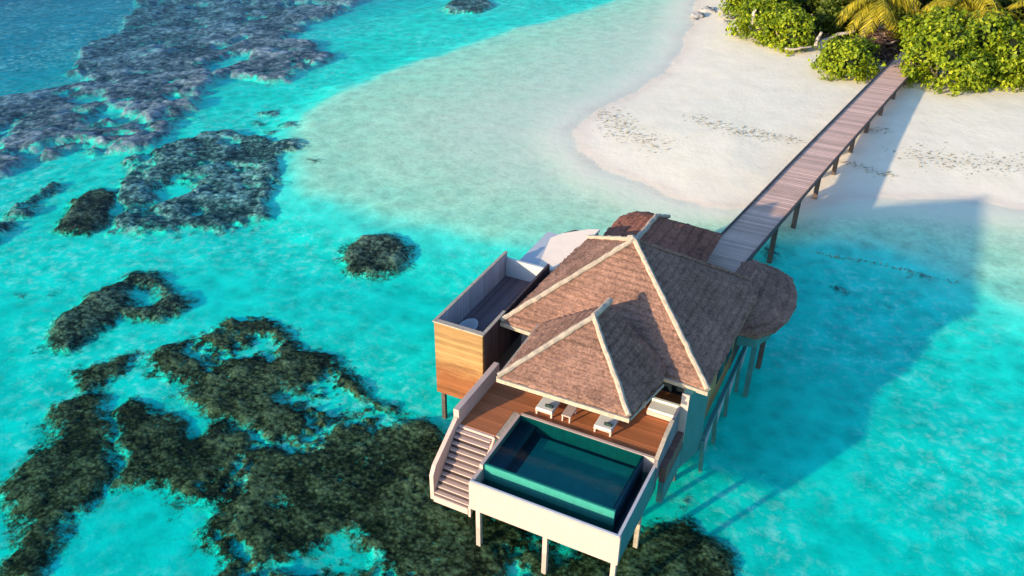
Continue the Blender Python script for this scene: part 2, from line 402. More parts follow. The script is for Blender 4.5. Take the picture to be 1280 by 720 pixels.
def reef(name, label, polys, gaps, mat, step, H, cell, rag, dens=.5, seed=1, group='coral reefs in the lagoon', ragscale=.55, patch=None):
    P = np.concatenate([np.array(p) for p in polys]); lo = P.min(0)-2.8; hi = P.max(0)+2.8
    X, Y = np.meshgrid(np.arange(lo[0], hi[0], step), np.arange(lo[1], hi[1], step))
    X = X+(hash2(np.floor(X/step), np.floor(Y/step), 91)-.5)*step*.4
    d = np.full(X.shape, -1e9)
    for p in polys: d = np.maximum(d, sdist(X, Y, p))
    for g in gaps: d = np.minimum(d, -sdist(X, Y, g))
    n = fbm(X*ragscale, Y*ragscale, seed, 5)-.5; nh = fbm(X/cell*1.1, Y/cell*1.1, seed+60, 4)-.5
    m = np.clip(d, -3, .75)+n*rag*2.0+nh*cell*1.2+dens
    if patch is not None: m = np.minimum(m, (fbm(X*.40, Y*.40, seed+40, 3)-.5+patch)*6+nh*2.2+.5)
    m = np.clip(m, -3, 1.35)
    base = ground_z(X, Y)
    wx, wy = X+nh*cell*.8, Y+(fbm(X/cell+9, Y/cell, seed+61, 3)-.5)*cell*.8
    k1 = domes(wx/cell, wy/cell, seed); k2 = domes(wx/cell*2.1+3, wy/cell*2.1, seed+3); k3 = domes(wx/cell*4.3+3, wy/cell*4.3, seed+5)
    knob = (.42*k1+.34*k2+.24*k3)*(.55+.9*fbm(X/cell*.4, Y/cell*.4, seed+8, 2))
    Z = base+.010-.018*sm((-1.1-m)/.9)+sm((m-.05)/1.5)*H*(.3+1.0*fbm(X*.3, Y*.3, seed+7, 3))+sm((m-.2)/.8)*knob*cell*.52
    Z = np.minimum(Z, -.12)
    keep = m > -2.0
    ids = -np.ones(X.shape, int); ids[keep] = np.arange(keep.sum())
    q = np.stack([ids[:-1, :-1], ids[:-1, 1:], ids[1:, 1:], ids[1:, :-1]], -1).reshape(-1, 4)
    q = q[(q >= 0).all(1)]
    V = np.stack([X[keep], Y[keep], Z[keep]], -1)
    o = mesh_np(name, V, q, mat, attrs={'knob': knob[keep], 'cover': m[keep]})
    tag(o, label, 'coral reef', group)
    return o

A = [(-96.3, 72.5), (-66.8, 89.0), (-59.7, 74.9), (-59.4, 68.4), (-60.8, 61.6), (-58.4, 58.9), (-53.9, 58.0), (-48.8, 55.4), (-46.9, 53.7), (-46.6, 50.0), (-46.2, 45.4), (-48.8, 43.5), (-54.5, 45.1), (-53.4, 41.9), (-50.4, 36.2), (-47.7, 31.0), (-45.5, 25.8), (-46.6, 23.3), (-49.6, 21.4), (-53.1, 19.9), (-52.6, 16.9), (-54.0, 15.4), (-73.6, 29.6), (-69.8, 35.0), (-67.5, 38.1), (-72.1, 39.4), (-78.8, 46.2), (-82.2, 54.6)]
A_gaps = [[(-64.4, 32.3), (-63.7, 34.3), (-61.2, 35.7), (-59.3, 33.0), (-60.3, 31.4)], [(-57.5, 44.7), (-61.0, 52.2), (-57.5, 52.4), (-55.7, 49.6), (-56.4, 46.6), (-55.2, 43.5)]]
B = [(-41.6, 18.5), (-45.5, 23.4), (-44.6, 25.8), (-43.5, 29.4), (-41.9, 31.7), (-38.8, 31.9), (-36.0, 31.2), (-33.1, 31.3), (-33.7, 28.5), (-32.8, 27.0), (-30.2, 25.1), (-28.9, 22.0), (-28.0, 19.6), (-29.1, 16.7), (-31.9, 16.1), (-32.8, 14.3), (-35.4, 13.2), (-37.4, 14.6), (-39.0, 16.4)]
B_gap = [(-38.8, 19.2), (-38.7, 21.3), (-36.4, 21.2), (-35.9, 19.6), (-36.5, 18.3)]
B2 = [(-39.9, 11.7), (-43.3, 16.3), (-42.7, 17.9), (-40.9, 17.9), (-37.7, 14.5), (-37.3, 12.4), (-38.6, 11.4)]
B3 = [(-44.5, 8.6), (-46.2, 13.1), (-47.6, 16.6), (-47.3, 18.4), (-45.4, 16.6), (-44.9, 13.8), (-42.8, 10.6), (-42.0, 6.8)]
Cc = [(-28.8, 1.9), (-30.4, 4.1), (-30.5, 6.5), (-30.5, 8.7), (-30.6, 9.8), (-29.6, 10.2), (-27.0, 9.6), (-25.2, 9.0), (-24.4, 8.0), (-25.0, 6.7), (-26.4, 6.2), (-27.5, 6.0), (-27.3, 4.3), (-27.0, 2.9), (-27.2, 2.0)]
C_gap = [(-29.1, 7.6), (-29.4, 8.6), (-27.9, 9.2), (-26.5, 8.5), (-26.2, 7.2), (-27.3, 6.9)]
D = [(-19.5, 17.5), (-20.0, 18.9), (-19.6, 20.2), (-18.5, 21.0), (-17.1, 21.1), (-15.8, 20.4), (-15.3, 19.0), (-15.5, 17.7), (-16.3, 16.7), (-17.8, 16.4)]
E_ = [(-47.6, 79.2), (-48.4, 82.7), (-47.5, 85.3), (-44.7, 84.8), (-42.4, 82.6), (-42.3, 79.3), (-43.8, 77.6), (-45.6, 77.4)]
G1 = [(-25.5, 0.9), (-24.8, 2.1), (-23.8, 3.2), (-22.9, 1.8), (-23.2, 0.7), (-21.8, -0.1), (-21.2, -0.9), (-19.6, -1.8), (-19.2, -3.0), (-17.4, -3.8), (-17.0, -5.7), (-16.8, -7.2), (-15.8, -8.5), (-15.1, -9.7), (-17.0, -10.7), (-17.1, -9.1), (-18.3, -7.7), (-20.8, -6.9), (-21.0, -4.9), (-21.3, -3.5), (-23.1, -2.2), (-23.9, -0.4)]
G2 = [(-22.4, 3.6), (-22.6, 4.7), (-21.4, 6.2), (-20.9, 8.4), (-19.0, 9.4), (-16.7, 9.1), (-15.3, 8.1), (-13.6, 8.5), (-12.2, 7.6), (-10.0, 6.8), (-7.6, 6.1), (-7.6, 4.0), (-8.5, 2.6), (-9.4, 1.5), (-11.5, 1.4), (-12.8, 1.7), (-15.4, 1.7), (-17.8, 1.6), (-19.0, 1.7), (-18.6, 3.1), (-20.6, 2.7)]
G3 = [(-20.9, -0.5), (-20.4, 0.3), (-17.2, 0.7), (-15.5, -0.2), (-15.3, 1.0), (-12.7, 1.0), (-10.4, 0.7), (-9.7, 1.9), (-9.9, 4.5), (-8.1, 3.0), (-7.3, 5.8), (-5.4, 6.1), (-1.5, 3.6), (3.8, 1.0), (8.0, 5.7), (9.8, 4.5), (11.1, 2.0), (11, -6), (-7, -11), (-8.3, -7.9), (-8.8, -5.5), (-10.9, -4.5), (-11.2, -2.8), (-12.4, -3.6), (-14.0, -3.7), (-14.3, -3.0), (-16.6, -3.9), (-17.2, -2.7), (-19.0, -2.3)]
G3_gap = [(-7.2, -4.9), (-6.0, -2.6), (-5.1, -1.6), (-3.4, -2.2), (-4.0, -3.7), (-5.2, -4.8)]

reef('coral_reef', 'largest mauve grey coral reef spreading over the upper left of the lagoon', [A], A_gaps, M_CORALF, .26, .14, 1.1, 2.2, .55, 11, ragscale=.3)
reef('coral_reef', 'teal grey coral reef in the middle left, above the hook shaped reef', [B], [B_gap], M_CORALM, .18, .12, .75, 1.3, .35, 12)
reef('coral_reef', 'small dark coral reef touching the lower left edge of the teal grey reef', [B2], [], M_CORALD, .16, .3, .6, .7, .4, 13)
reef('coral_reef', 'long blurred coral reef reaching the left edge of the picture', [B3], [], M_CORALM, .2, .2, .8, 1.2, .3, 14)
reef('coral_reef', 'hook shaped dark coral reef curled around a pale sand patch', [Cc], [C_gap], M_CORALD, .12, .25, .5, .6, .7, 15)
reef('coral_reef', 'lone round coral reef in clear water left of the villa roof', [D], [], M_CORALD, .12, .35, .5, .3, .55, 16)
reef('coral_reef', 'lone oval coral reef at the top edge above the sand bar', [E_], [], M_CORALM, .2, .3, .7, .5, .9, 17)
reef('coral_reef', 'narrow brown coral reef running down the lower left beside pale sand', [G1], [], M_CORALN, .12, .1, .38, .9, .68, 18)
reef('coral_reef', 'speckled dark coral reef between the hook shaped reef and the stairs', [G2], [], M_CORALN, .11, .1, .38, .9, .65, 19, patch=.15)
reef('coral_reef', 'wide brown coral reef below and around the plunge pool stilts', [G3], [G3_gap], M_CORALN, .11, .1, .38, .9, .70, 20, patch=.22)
SPOTS = [((15.4, 32.6), 0.5, 'small dark coral patch in the roof shadow closest to the beach'),
         ((11.0, 29.4), 0.5, 'small dark coral patch in the roof shadow right of the rear roof'),
         ((14.2, 28.4), 0.42, 'small dark coral patch in the middle of the roof shadow'),
         ((-37.7, 34.6), 0.95, 'dark coral patch beside the tip of the sand bar, rightmost of its cluster'),
         ((-42.0, 36.9), 1.05, 'pale blurred coral patch farthest from the sand bar tip'),
         ((-38.2, 33.0), 0.75, 'faint coral patch just above the teal grey reef'),
         ((-30.6, 28.8), 0.5, 'small coral patch right of the teal grey reef tip'),
         ((-41.2, 34.5), 0.65, 'faint small coral patch left of the cluster by the bar'),
         ((5.9, 31.4), 0.75, 'dark coral patch beside the walkway posts at the villa'),
         ((7.6, 6.9), 0.32, 'tiny coral patch in water right of the pool'),
         ((9.3, 12.3), 0.28, 'tiny coral patch beside the villa base beam'),
         ((-34.8, 4.7), 0.33, 'small faint coral patch near the left picture edge'),
         ((-33.3, 5.6), 0.3, 'tiny coral patch left of the hook shaped reef')]
for i, ((x, y), r, lab) in enumerate(SPOTS):
    pol = [(x+r*1.25*math.cos(a)*(1+.2*math.sin(a*3+i)), y+r*math.sin(a)*(1+.2*math.cos(a*2+i))) for a in [k*math.pi/6 for k in range(12)]]
    o = reef('coral_patch', lab, [pol], [], M_CORALM, .08, .06, .3, .15, .10, 30+i, 'small coral patches on the sand')
    o['category'] = 'coral patch'

# ------------------------------------------------------------------ roofs
def resample(poly, step):
    out = []
    n = len(poly)
    for i in range(n):
        a, b = np.array(poly[i], float), np.array(poly[(i+1) % n], float); k = max(1, int(np.hypot(*(b-a))/step))
        out += [a+(b-a)*j/k for j in range(k)]
    return np.array(out)
def fan_roof(name, eave, z0, ridge, mat, parent, step=.14, thick=.24, course=.32, sag=0., lift=None):
    """thatch: closed eave line rising to a ridge segment (or one apex), in rough stepped courses"""
    E = resample(eave, step); n = len(E)
    A_, B_ = np.array(ridge[0], float), np.array(ridge[-1], float); e = B_-A_
    L = (e[:2]@e[:2])
    t = np.clip(((E-A_[:2])@e[:2])/L, 0, 1) if L > 1e-6 else np.zeros(n)
    T = A_+t[:, None]*e
    Ez = np.full(n, z0) if lift is None else np.array([z0+lift(x, y) for x, y in E])
    E3 = np.column_stack([E, Ez])
    length = np.linalg.norm(T-E3, axis=1).mean(); rows = max(6, int(length/.11))
    V = []; 
    U = E3.copy(); U[:, 2] -= thick; U[:, :2] += (T-E3)[:, :2]*.02
    V.append(U)
    V.append(E3.copy()+RNG.normal(0, .025, (n, 3)))
    for r in range(1, rows+1):
        f = r/rows; p = E3+(T-E3)*f
        s = f*length/course; fr = s-math.floor(s)
        p[:, 2] += .055*(1-fr)-.03-sag*math.sin(math.pi*f)
        if r < rows: p += RNG.normal(0, .018*(1-.85*f), (n, 3))*[1, 1, 1.1]
        V.append(p)
    V = np.concatenate(V); R = rows+2
    i = np.arange(n); F = []
    for r in range(R-1):
        F.append(np.stack([r*n+i, r*n+(i+1) % n, (r+1)*n+(i+1) % n, (r+1)*n+i], -1))
    return mesh_np(name, V, np.concatenate(F), mat, parent, smooth=False)
def cap(p0, p1, r, parent, sag=0., mat=None):
    p0, p1 = Vector(p0), Vector(p1); n = max(3, int((p1-p0).length/.25))
    pts = [p0.lerp(p1, i/n)+Vector((random.gauss(0, .012), random.gauss(0, .012), random.gauss(0, .01)+.05-sag*math.sin(math.pi*i/n))) for i in range(n+1)]
    return MB().tube(pts, [r*random.uniform(.84, 1.0) for _ in pts], 8, .06).build('hip_cap', mat or M_TRIM, parent)

# ------------------------------------------------------------------ the villa
villa = empty('water_villa', (2.6, 12.4, 0), 'stilted water villa with brown pyramid shingle roofs and cream hip ridges beside the plunge pool', 'villa')
def round_rect(x0, x1, y0, y1, r):
    """corner radii: SW, SE, NE, NW"""
    out = []
    for (cx, cy, rr, a0) in ((x0, y0, r[0], 180), (x1, y0, r[1], 270), (x1, y1, r[2], 0), (x0, y1, r[3], 90)):
        if rr < .01: out.append((cx, cy)); continue
        ox = cx+rr if cx == x0 else cx-rr; oy = cy+rr if cy == y0 else cy-rr
        out += [(ox+rr*math.cos(math.radians(a0+k*15)), oy+rr*math.sin(math.radians(a0+k*15))) for k in range(7)]
    return out
APEX = (1.97, 13.15, 8.0)
MAINE = [(-2.85, 8.45), (7.57, 7.8), (7.76, 16.4), (7.6, 17.2), (7.1, 17.8), (6.3, 18.15), (5.4, 18.3), (-2.1, 18.3), (-2.4, 18.05)]
main = fan_roof('main_roof', MAINE, 4.6, [APEX, APEX], M_THATCH, villa)
for p in ((-2.85, 8.45, 4.6), (7.57, 7.8, 4.6)): cap(APEX, p, .145, main)
cap(APEX, (7.0, 17.8, 4.62), .11, main, mat=M_THATCH); cap(APEX, (-2.3, 18.2, 4.6), .14, main)
MB().tube([(APEX[0]-.1, APEX[1], APEX[2]+.02), (APEX[0], APEX[1], APEX[2]+.2)], [.3, .12], 8, .1).build('ridge_cap', M_TRIM, main)
MB().bar((-2.85, 8.40, 4.46), (7.60, 7.75, 4.46), .10, .20).build('eave_board', M_TRIM, main)
PR0, PR1 = (2.2, 7.55, 6.9), (2.35, 8.9, 6.9)
porch = fan_roof('porch_roof', [(-.78, 4.14), (5.22, 4.22), (5.72, 7.1), (5.62, 8.0), (5.2, 8.7), (-.6, 9.2), (-.9, 8.8)], 4.9, [PR0, PR1], M_THATCH, villa)
for p in ((-.78, 4.14, 4.9), (5.22, 4.22, 4.9)): cap(PR0, p, .14, porch)
cap(PR0, (2.37, 9.1, 6.9), .16, porch)
MB().bar((-.82, 4.08, 4.77), (5.27, 4.16, 4.77), .10, .20).build('eave_board', M_TRIM, porch)
MB().bar((-.83, 4.16, 4.77), (-.95, 8.8, 4.77), .10, .18).build('eave_board', M_TRIM, porch)
MB().bar((5.27, 4.3, 4.72), (5.77, 7.1, 4.72), .06, .10).build('eave_board', M_TRIM, porch)
rear = fan_roof('rear_roof', [(-2.1, 16), (4.0, 16), (3.95, 24.5), (1.3, 24.8), (.2, 24.7), (-.75, 24.3), (-1.6, 23.7), (-2.05, 22.8), (-2.1, 21)], 3.4, [(.2, 17, 4.6), (.3, 22.6, 4.6)], M_THATCH2, villa, lift=lambda x, y: .55*sm((1.0-x)/2.2))
cap((.2, 17, 4.6), (.3, 22.6, 4.6), .17, rear); cap((.3, 22.6, 4.6), (.5, 24.6, 3.7), .13, rear)
lobe = fan_roof('entrance_roof', [(5.9, 14), (8.4, 14.2), (9.1, 15.2), (9.5, 16.6), (9.55, 18.0), (9.3, 19.4), (8.8, 20.6), (7.9, 21.3), (6.4, 21.6), (5.9, 21.0)], 3.75, [(6.9, 15.5, 4.55), (7.0, 19.3, 4.55)], M_THATCH, villa)
flat = MB().prism([(-4.6, 14.2), (-4.95, 16.2), (-4.75, 17.4), (-4.0, 18.4), (-2.6, 19.0), (-1.9, 19.0), (-2.4, 14.2)], lambda x, y: 3.9+.22*(x+5)+.05*(y-16), lambda x, y: 4.06+.22*(x+5)+.05*(y-16)).build('flat_roof', M_BRIGHT, villa, bevel=.03)
MB().prism([(-4.2, 18.5), (-2.2, 19.05), (-2.2, 19.6), (-3.6, 19.4)], 4.05, 4.25).build('dark_edge', M_KERB, villa)

# walls
MB().box(-2.2, 7.0, 9.4, 17.4, 1.2, 4.6).build('core_wall', M_GREYWOOD, villa)
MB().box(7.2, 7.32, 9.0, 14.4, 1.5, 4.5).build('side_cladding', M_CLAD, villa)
MB().box(7.2, 7.3, 14.42, 17.2, 1.2, 4.5).build('side_panel', M_DARKWOOD, villa)
for y0, y1 in ((11.0, 12.2), (12.6, 13.8)):
    w = MB().box(7.32, 7.36, y0, y1, 2.6, 4.1).build('window', M_DARKWOOD, villa)
    MB().box(7.36, 7.375, y0+.1, y1-.1, 2.7, 4.0).build('pane', M_GLASS, w)
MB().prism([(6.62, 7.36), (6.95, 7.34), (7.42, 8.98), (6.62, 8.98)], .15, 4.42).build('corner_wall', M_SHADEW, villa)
MB().box(6.60, 6.94, 7.27, 7.335, 1.75, 4.44).build('corner_front', M_CREAM, villa)  # front face of the corner wall, in cream without the painted shade
MB().box(-1.2, 6.5, 9.3, 9.39, 2.75, 4.5).build('glass_door', M_GLASS, villa)
for x in (-.9, .9, 2.7, 4.5, 6.3): MB().box(x-.06, x+.06, 9.22, 9.3, 2.75, 4.5).build('door_post', M_DARKWOOD, villa)
# porch posts
for x, y in ((-.5, 7.6), (4.9, 7.6)): MB().box(x-.08, x+.08, y-.08, y+.08, 2.75, 4.8).build('porch_post', M_POST, villa)
# bathroom box on the left
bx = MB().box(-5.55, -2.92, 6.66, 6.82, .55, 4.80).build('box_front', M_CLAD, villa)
MB().box(-5.60, -5.45, 6.60, 14.3, 4.80, 4.86).build('coping', M_TRIM, villa)
MB().box(-5.44, -2.86, 6.60, 6.88, 4.80, 4.86).build('coping', M_TRIM, villa)
MB().box(-3.02, -2.86, 6.89, 9.0, 4.80, 4.85).build('coping', M_TRIM, villa)
MB().box(-5.55, -5.43, 6.83, 14.2, .8, 4.80).build('box_side', M_PALEWOOD, villa)
MB().box(-3.0, -2.88, 6.83, 14.2, 2.4, 4.80).build('box_side', M_DARKWOOD, villa)
MB().box(-5.42, -3.01, 14.05, 14.2, 2.4, 4.55).build('box_back', M_WHITE, villa)
MB().box(-5.42, -3.01, 6.83, 14.04, 3.3, 3.46).build('bath_deck', M_PURPLE, villa)
MB().box(-5.9, -5.4, 14.2, 14.35, 4.3, 4.5).build('rail', M_TRIM, villa)
MB().box(-4.9, -2.3, 14.25, 18.4, 2.4, 4.27).build('rear_wall', M_WHITE, villa)
MB().box(-1.5, 2.9, 17.5, 23.6, 1.6, 3.2).build('rear_wall', M_GREYWOOD, villa)
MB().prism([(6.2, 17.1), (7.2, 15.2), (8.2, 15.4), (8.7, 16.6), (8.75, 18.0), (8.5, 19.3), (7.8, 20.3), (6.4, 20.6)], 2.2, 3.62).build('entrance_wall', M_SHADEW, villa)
# decks
MB().box(-2.0, 6.5, 4.70, 9.2, 2.55, 2.75).build('deck', M_DECK, villa)
MB().box(-2.0, -.25, 2.85, 4.69, 2.55, 2.75).build('deck', M_DECK, villa)
MB().box(-2.0, -.27, 2.72, 2.84, 2.2, 2.73).build('deck_beam', M_CREAM, villa)
MB().prism([(4.2, 20.2), (6.3, 20.2), (6.3, 22.4), (4.25, 22.2)], 2.0, 2.2).build('entrance_deck', M_WALK, villa)
MB().box(-2.28, -2.0, 2.75, 6.64, 2.3, 3.55).build('deck_parapet', M_CREAM, villa, bevel=.02)
MB().box(-5.2, 6.9, 6.9, 17.2, 1.0, 1.19).build('base_slab', M_CREAM, villa)
# lower deck block right of the pool and the beams along the shaded side
MB().box(6.66, 6.93, 4.72, 7.26, 1.5, 2.35).build('lower_deck', M_BROWN, villa)
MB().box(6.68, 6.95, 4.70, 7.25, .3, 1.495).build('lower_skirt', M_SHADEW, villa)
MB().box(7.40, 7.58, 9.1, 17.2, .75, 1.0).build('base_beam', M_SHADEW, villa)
for i, y in enumerate((9.0, 11.3, 13.6, 15.9)):
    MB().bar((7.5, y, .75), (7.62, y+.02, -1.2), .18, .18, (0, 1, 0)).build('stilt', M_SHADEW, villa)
    MB().bar((7.52, y+.2, -.6), (7.49, y+1.9, .75), .10, .14).build('brace', M_WHITE, villa)
for x, y in ((8.15, 15.8), (8.2, 18.6)):
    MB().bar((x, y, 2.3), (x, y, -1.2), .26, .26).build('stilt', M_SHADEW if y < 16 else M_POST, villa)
for x, y, z in [(-5.3, 6.9, .8), (-3.2, 6.9, 1.0), (-5.3, 10.5, .8), (-5.3, 14.0, .8), (-2.1, 8, 1), (1, 8, 1), (4, 8, 1), (6.6, 8, 1), (-2.1, 12.5, 1), (6.6, 12.5, 1), (-2.1, 16.8, 1), (1.2, 16.8, 1), (4, 16.8, 1), (6.6, 16.8, 1), (-1.2, 23.2, 1.6), (2.6, 23.2, 1.6), (-4.5, 17.8, 2.4)]:
    MB().bar((x, y, z+.1), (x, y, -1.6), .2, .2).build('stilt', M_POST, villa)
for x, y, z in ((-2.15, 3.0, 2.5), (-2.15, 5.0, 2.5), (-2.8, 6.4, 2.2)):
    MB().bar((x, y, z), (x, y, -1.5), .2, .2).build('stilt', M_CREAM, villa)
MB().bar((-2.85, 6.45, 2.2), (-2.25, 5.1, 2.5), .12, .16).build('brace', M_CREAM, villa)

MB().bar((-2.75, 4.3, 2.4), (-2.75, 4.3, -1.3), .18, .18).build('stilt', M_CREAM, villa)
MB().bar((-2.75, 4.4, .7), (-2.4, 5.7, 2.3), .12, .14).build('brace', M_CREAM, villa)
MB().bar((-2.75, 4.2, 2.33), (-2.3, 4.2, 2.33), .14, .16).build('brace', M_CREAM, villa)
# privacy screen on the right of the deck
scr = empty('privacy_screen', (6.58, 5.6, 2.75), 'grey board privacy screen on the right edge of the deck beside the pool', 'screen')
MB().sidepoly([(4.30, 1.75), (7.2, 1.75), (7.2, 3.75), (6.2, 3.70), (5.2, 3.48), (4.30, 3.10)], 6.52, 6.64).build('board_panel', M_GREYWOOD, scr)
MB().bar((6.58, 4.27, 3.13), (6.58, 5.2, 3.52), .17, .08).build('top_rail', M_TRIM, scr)
MB().bar((6.58, 5.21, 3.52), (6.58, 6.2, 3.745), .17, .08).build('top_rail', M_TRIM, scr)

# ------------------------------------------------------------------ pool
pool = empty('swimming_pool', (3.3, 2.3, 1.05), 'raised cream plunge pool with teal water in front of the villa deck', 'swimming pool')
pw = MB()
W_, D_ = 6.6, 4.66
pw.box(0, W_, 0, .16, 1.08, 2.60); pw.box(0, .16, .161, D_, 1.08, 2.60); pw.box(W_-.16, W_-.02, .161, D_, 1.08, 2.60)
pw.box(.161, W_-.161, D_-.14, D_, 1.08, 2.84); pw.box(.161, W_-.161, .161, D_-.141, 1.08, 1.28)
pw.build('outer_wall', M_CREAM, pool)
MB().box(W_-.018, W_, .165, D_, 1.08, 2.60).build('side_panel', M_SHADEW, pool)  # thin skin carrying the painted shade of the pool's right wall
rim = MB(); rim.box(.03, W_-.03, .03, .13, 2.602, 2.63); rim.box(W_-.13, W_-.03, .131, D_, 2.602, 2.63)
rim.build('rim', M_WHITE, pool)
MB().box(.02, .17, .9, D_-.15, 2.602, 2.84).build('side_coping', M_CREAM, pool)
MB().box(-.24, .02, 2.85, D_, 2.45, 2.745).build('edge_strip', M_TRIM, pool)
gt = MB(); gt.box(.162, W_-.162, .162, .19, 1.3, 2.60); gt.box(W_-.19, W_-.162, .19, D_-.15, 1.3, 2.60); gt.box(.19, W_-.19, .19, D_-.2, 1.29, 1.45)
gt.build('gutter', M_NAVY, pool)
X0, X1, Y0, Y1 = .175, 5.98, 1.0, D_-.16
iw = MB(); iw.box(X0, X1, Y0, Y0+.12, 1.46, 2.80); iw.build('infinity_edge', M_TEALTILE, pool)
iw = MB(); iw.box(X1-.1, X1, Y0+.121, Y1, 1.46, 2.80); iw.build('infinity_edge', M_NAVY, pool)
fl = MB(); fl.box(X0, X1-.1, Y0+.121, Y1, 1.46, 2.12); fl.build('pool_floor', M_NAVY, pool)
fl = MB(); fl.box(X0+1.15, X1-.30, Y0+.6, Y1-.25, 2.124, 2.17); fl.build('floor_panel', M_FLOORTILE, pool)
st = MB(); st.box(X0, X0+.8, Y0+.121, Y1, 2.13, 2.52); st.build('bench', M_NAVY, pool)
MB().box(X0, X1-.1, Y1-.02, Y1, 2.13, 2.82).build('back_wall', M_BACKT, pool)
MB().add([(X0, Y0+.02, 2.815), (X1-.02, Y0+.02, 2.815), (X1-.02, Y1, 2.815), (X0, Y1, 2.815)], [(0, 1, 2, 3)]).build('pool_water', M_POOLW, pool)
MB().add([(.19, .19, 2.0), (W_-.19, .19, 2.0), (W_-.19, D_-.2, 2.0), (X1, D_-.2, 2.0), (X1, Y0, 2.0), (.19, Y0, 2.0)], [(0, 1, 2, 3, 4, 5)]).build('gutter_water', M_POOLW, pool)
for x, y in ((.35, .2), (3.45, .2), (6.42, .16), (6.42, 3.2), (.35, 3.2), (3.45, 3.2)):
    MB().bar((x, y, 1.1), (x, y, -1.4), .2, .2).build('stilt', M_CREAM if y < 1 else M_TRIM, pool)

# ------------------------------------------------------------------ stairs
stair = empty('staircase', (-1.25, 1.7, 0), 'cream wooden staircase going down from the deck to the water left of the pool', 'staircase')
N = 11
for i in range(N):
    f = i/(N-1); y = 2.55-f*1.95; z = 2.62-f*2.0
    MB().box(-2.02, -.32, y-.075, y+.10, z-.06, z).build('tread', M_CREAM, stair)
    MB().box(-2.02, -.32, y-.10, y-.06, z-.27, z-.062).build('gap_board', M_DARKWOOD, stair)  # added dark board, stands in for the dark gap under each tread
MB().sidepoly([(2.72, 2.72), (2.72, 2.3), (.45, .02), (.45, .62)], -.31, -.2).build('stringer', M_CREAM, stair)
MB().sidepoly([(2.72, 3.15), (2.72, 2.2), (.5, .15), (.5, 1.55), (.75, 1.95)], -2.24, -2.04).build('stair_parapet', M_CREAM, stair, bevel=.015)
MB().box(-2.02, -.32, .42, .54, .15, .5).build('bottom_board', M_CREAM, stair)

# ------------------------------------------------------------------ deck furniture
def lounger(x, y, label, towel_side):
    L = empty('sun_lounger', (x, y, 2.75), label, 'sun lounger', 'sun loungers on the deck')
    MB().box(x-.42, x+.42, y, y+1.95, 2.97, 3.03).build('frame', M_CREAM, L)
    for sx in (-.36, .36):
        for yy in (.08, 1.85): MB().box(x+sx-.04, x+sx+.04, y+yy-.04, y+yy+.04, 2.75, 2.968).build('leg', M_CREAM, L)
    MB().box(x-.40, x+.40, y+.01, y+1.25, 3.032, 3.15).build('mattress', M_CUSHION, L, bevel=.03)
    MB().sidepoly([(y+1.27, 3.04), (y+1.27, 3.15), (y+1.95, 3.55), (y+1.95, 3.43)], x-.40, x+.40).build('backrest', M_CUSHION, L)
    return L
lounger(1.08, 4.95, 'left cream sun lounger, nearest the staircase, half under the porch roof', -1)
lounger(3.86, 5.02, 'right cream sun lounger, half under the porch roof, at the middle of the pool edge', 1)
def rolled(x, y, z, label):
    t = MB(); t.tube([(x-.17, y, z+.06), (x, y+.005, z+.065), (x+.17, y, z+.06)], [.075, .085, .075], 10, .05)
    tag(t.build('rolled_towel', M_TOWEL), label, 'towel', 'towels on the loungers')
rolled(1.22, 5.22, 3.15, 'dark rolled towel lying on the left sun lounger')
rolled(4.02, 5.27, 3.15, 'dark rolled towel lying on the right sun lounger')
tb = empty('side_table', (2.12, 5.5, 2.75), 'small cream side table between the two sun loungers', 'table')
MB().box(1.9, 2.34, 5.05, 5.85, 3.06, 3.12).build('table_top', M_CREAM, tb, bevel=.01)
for sx in (1.95, 2.29):
    for yy in (5.1, 5.8): MB().box(sx-.03, sx+.03, yy-.03, yy+.03, 2.75, 3.058).build('leg', M_CREAM, tb)
db = empty('daybed', (5.8, 7.6, 2.75), 'white cushioned daybed at the right end of the deck under the main roof', 'daybed')
MB().box(5.15, 6.45, 7.2, 8.05, 2.78, 3.0).build('base', M_CREAM, db)
MB().box(5.17, 6.43, 7.22, 7.85, 3.002, 3.13).build('mattress', M_CUSHION, db, bevel=.03)
MB().box(5.15, 6.45, 7.86, 8.04, 3.002, 3.22).build('backrest', M_CUSHION, db, bevel=.03)
bt = empty('bathtub', (-4.55, 8.1, 3.46), 'oval white bathtub on the walled bath deck at the left of the villa', 'bathtub')
t = MB(); n = 20
rings = [(.62, .36, 3.465), (.78, .46, 3.95), (.72, .40, 3.97), (.62, .33, 3.62)]
vs = [(-4.55+b*math.cos(2*math.pi*k/n), 8.1+a*math.sin(2*math.pi*k/n), z) for a, b, z in rings for k in range(n)]
fs = [(r*n+k, r*n+(k+1) % n, (r+1)*n+(k+1) % n, (r+1)*n+k) for r in range(3) for k in range(n)]+[tuple(3*n+k for k in range(n))]
t.add(vs, fs).build('tub', M_WHITE, bt, smooth=True)

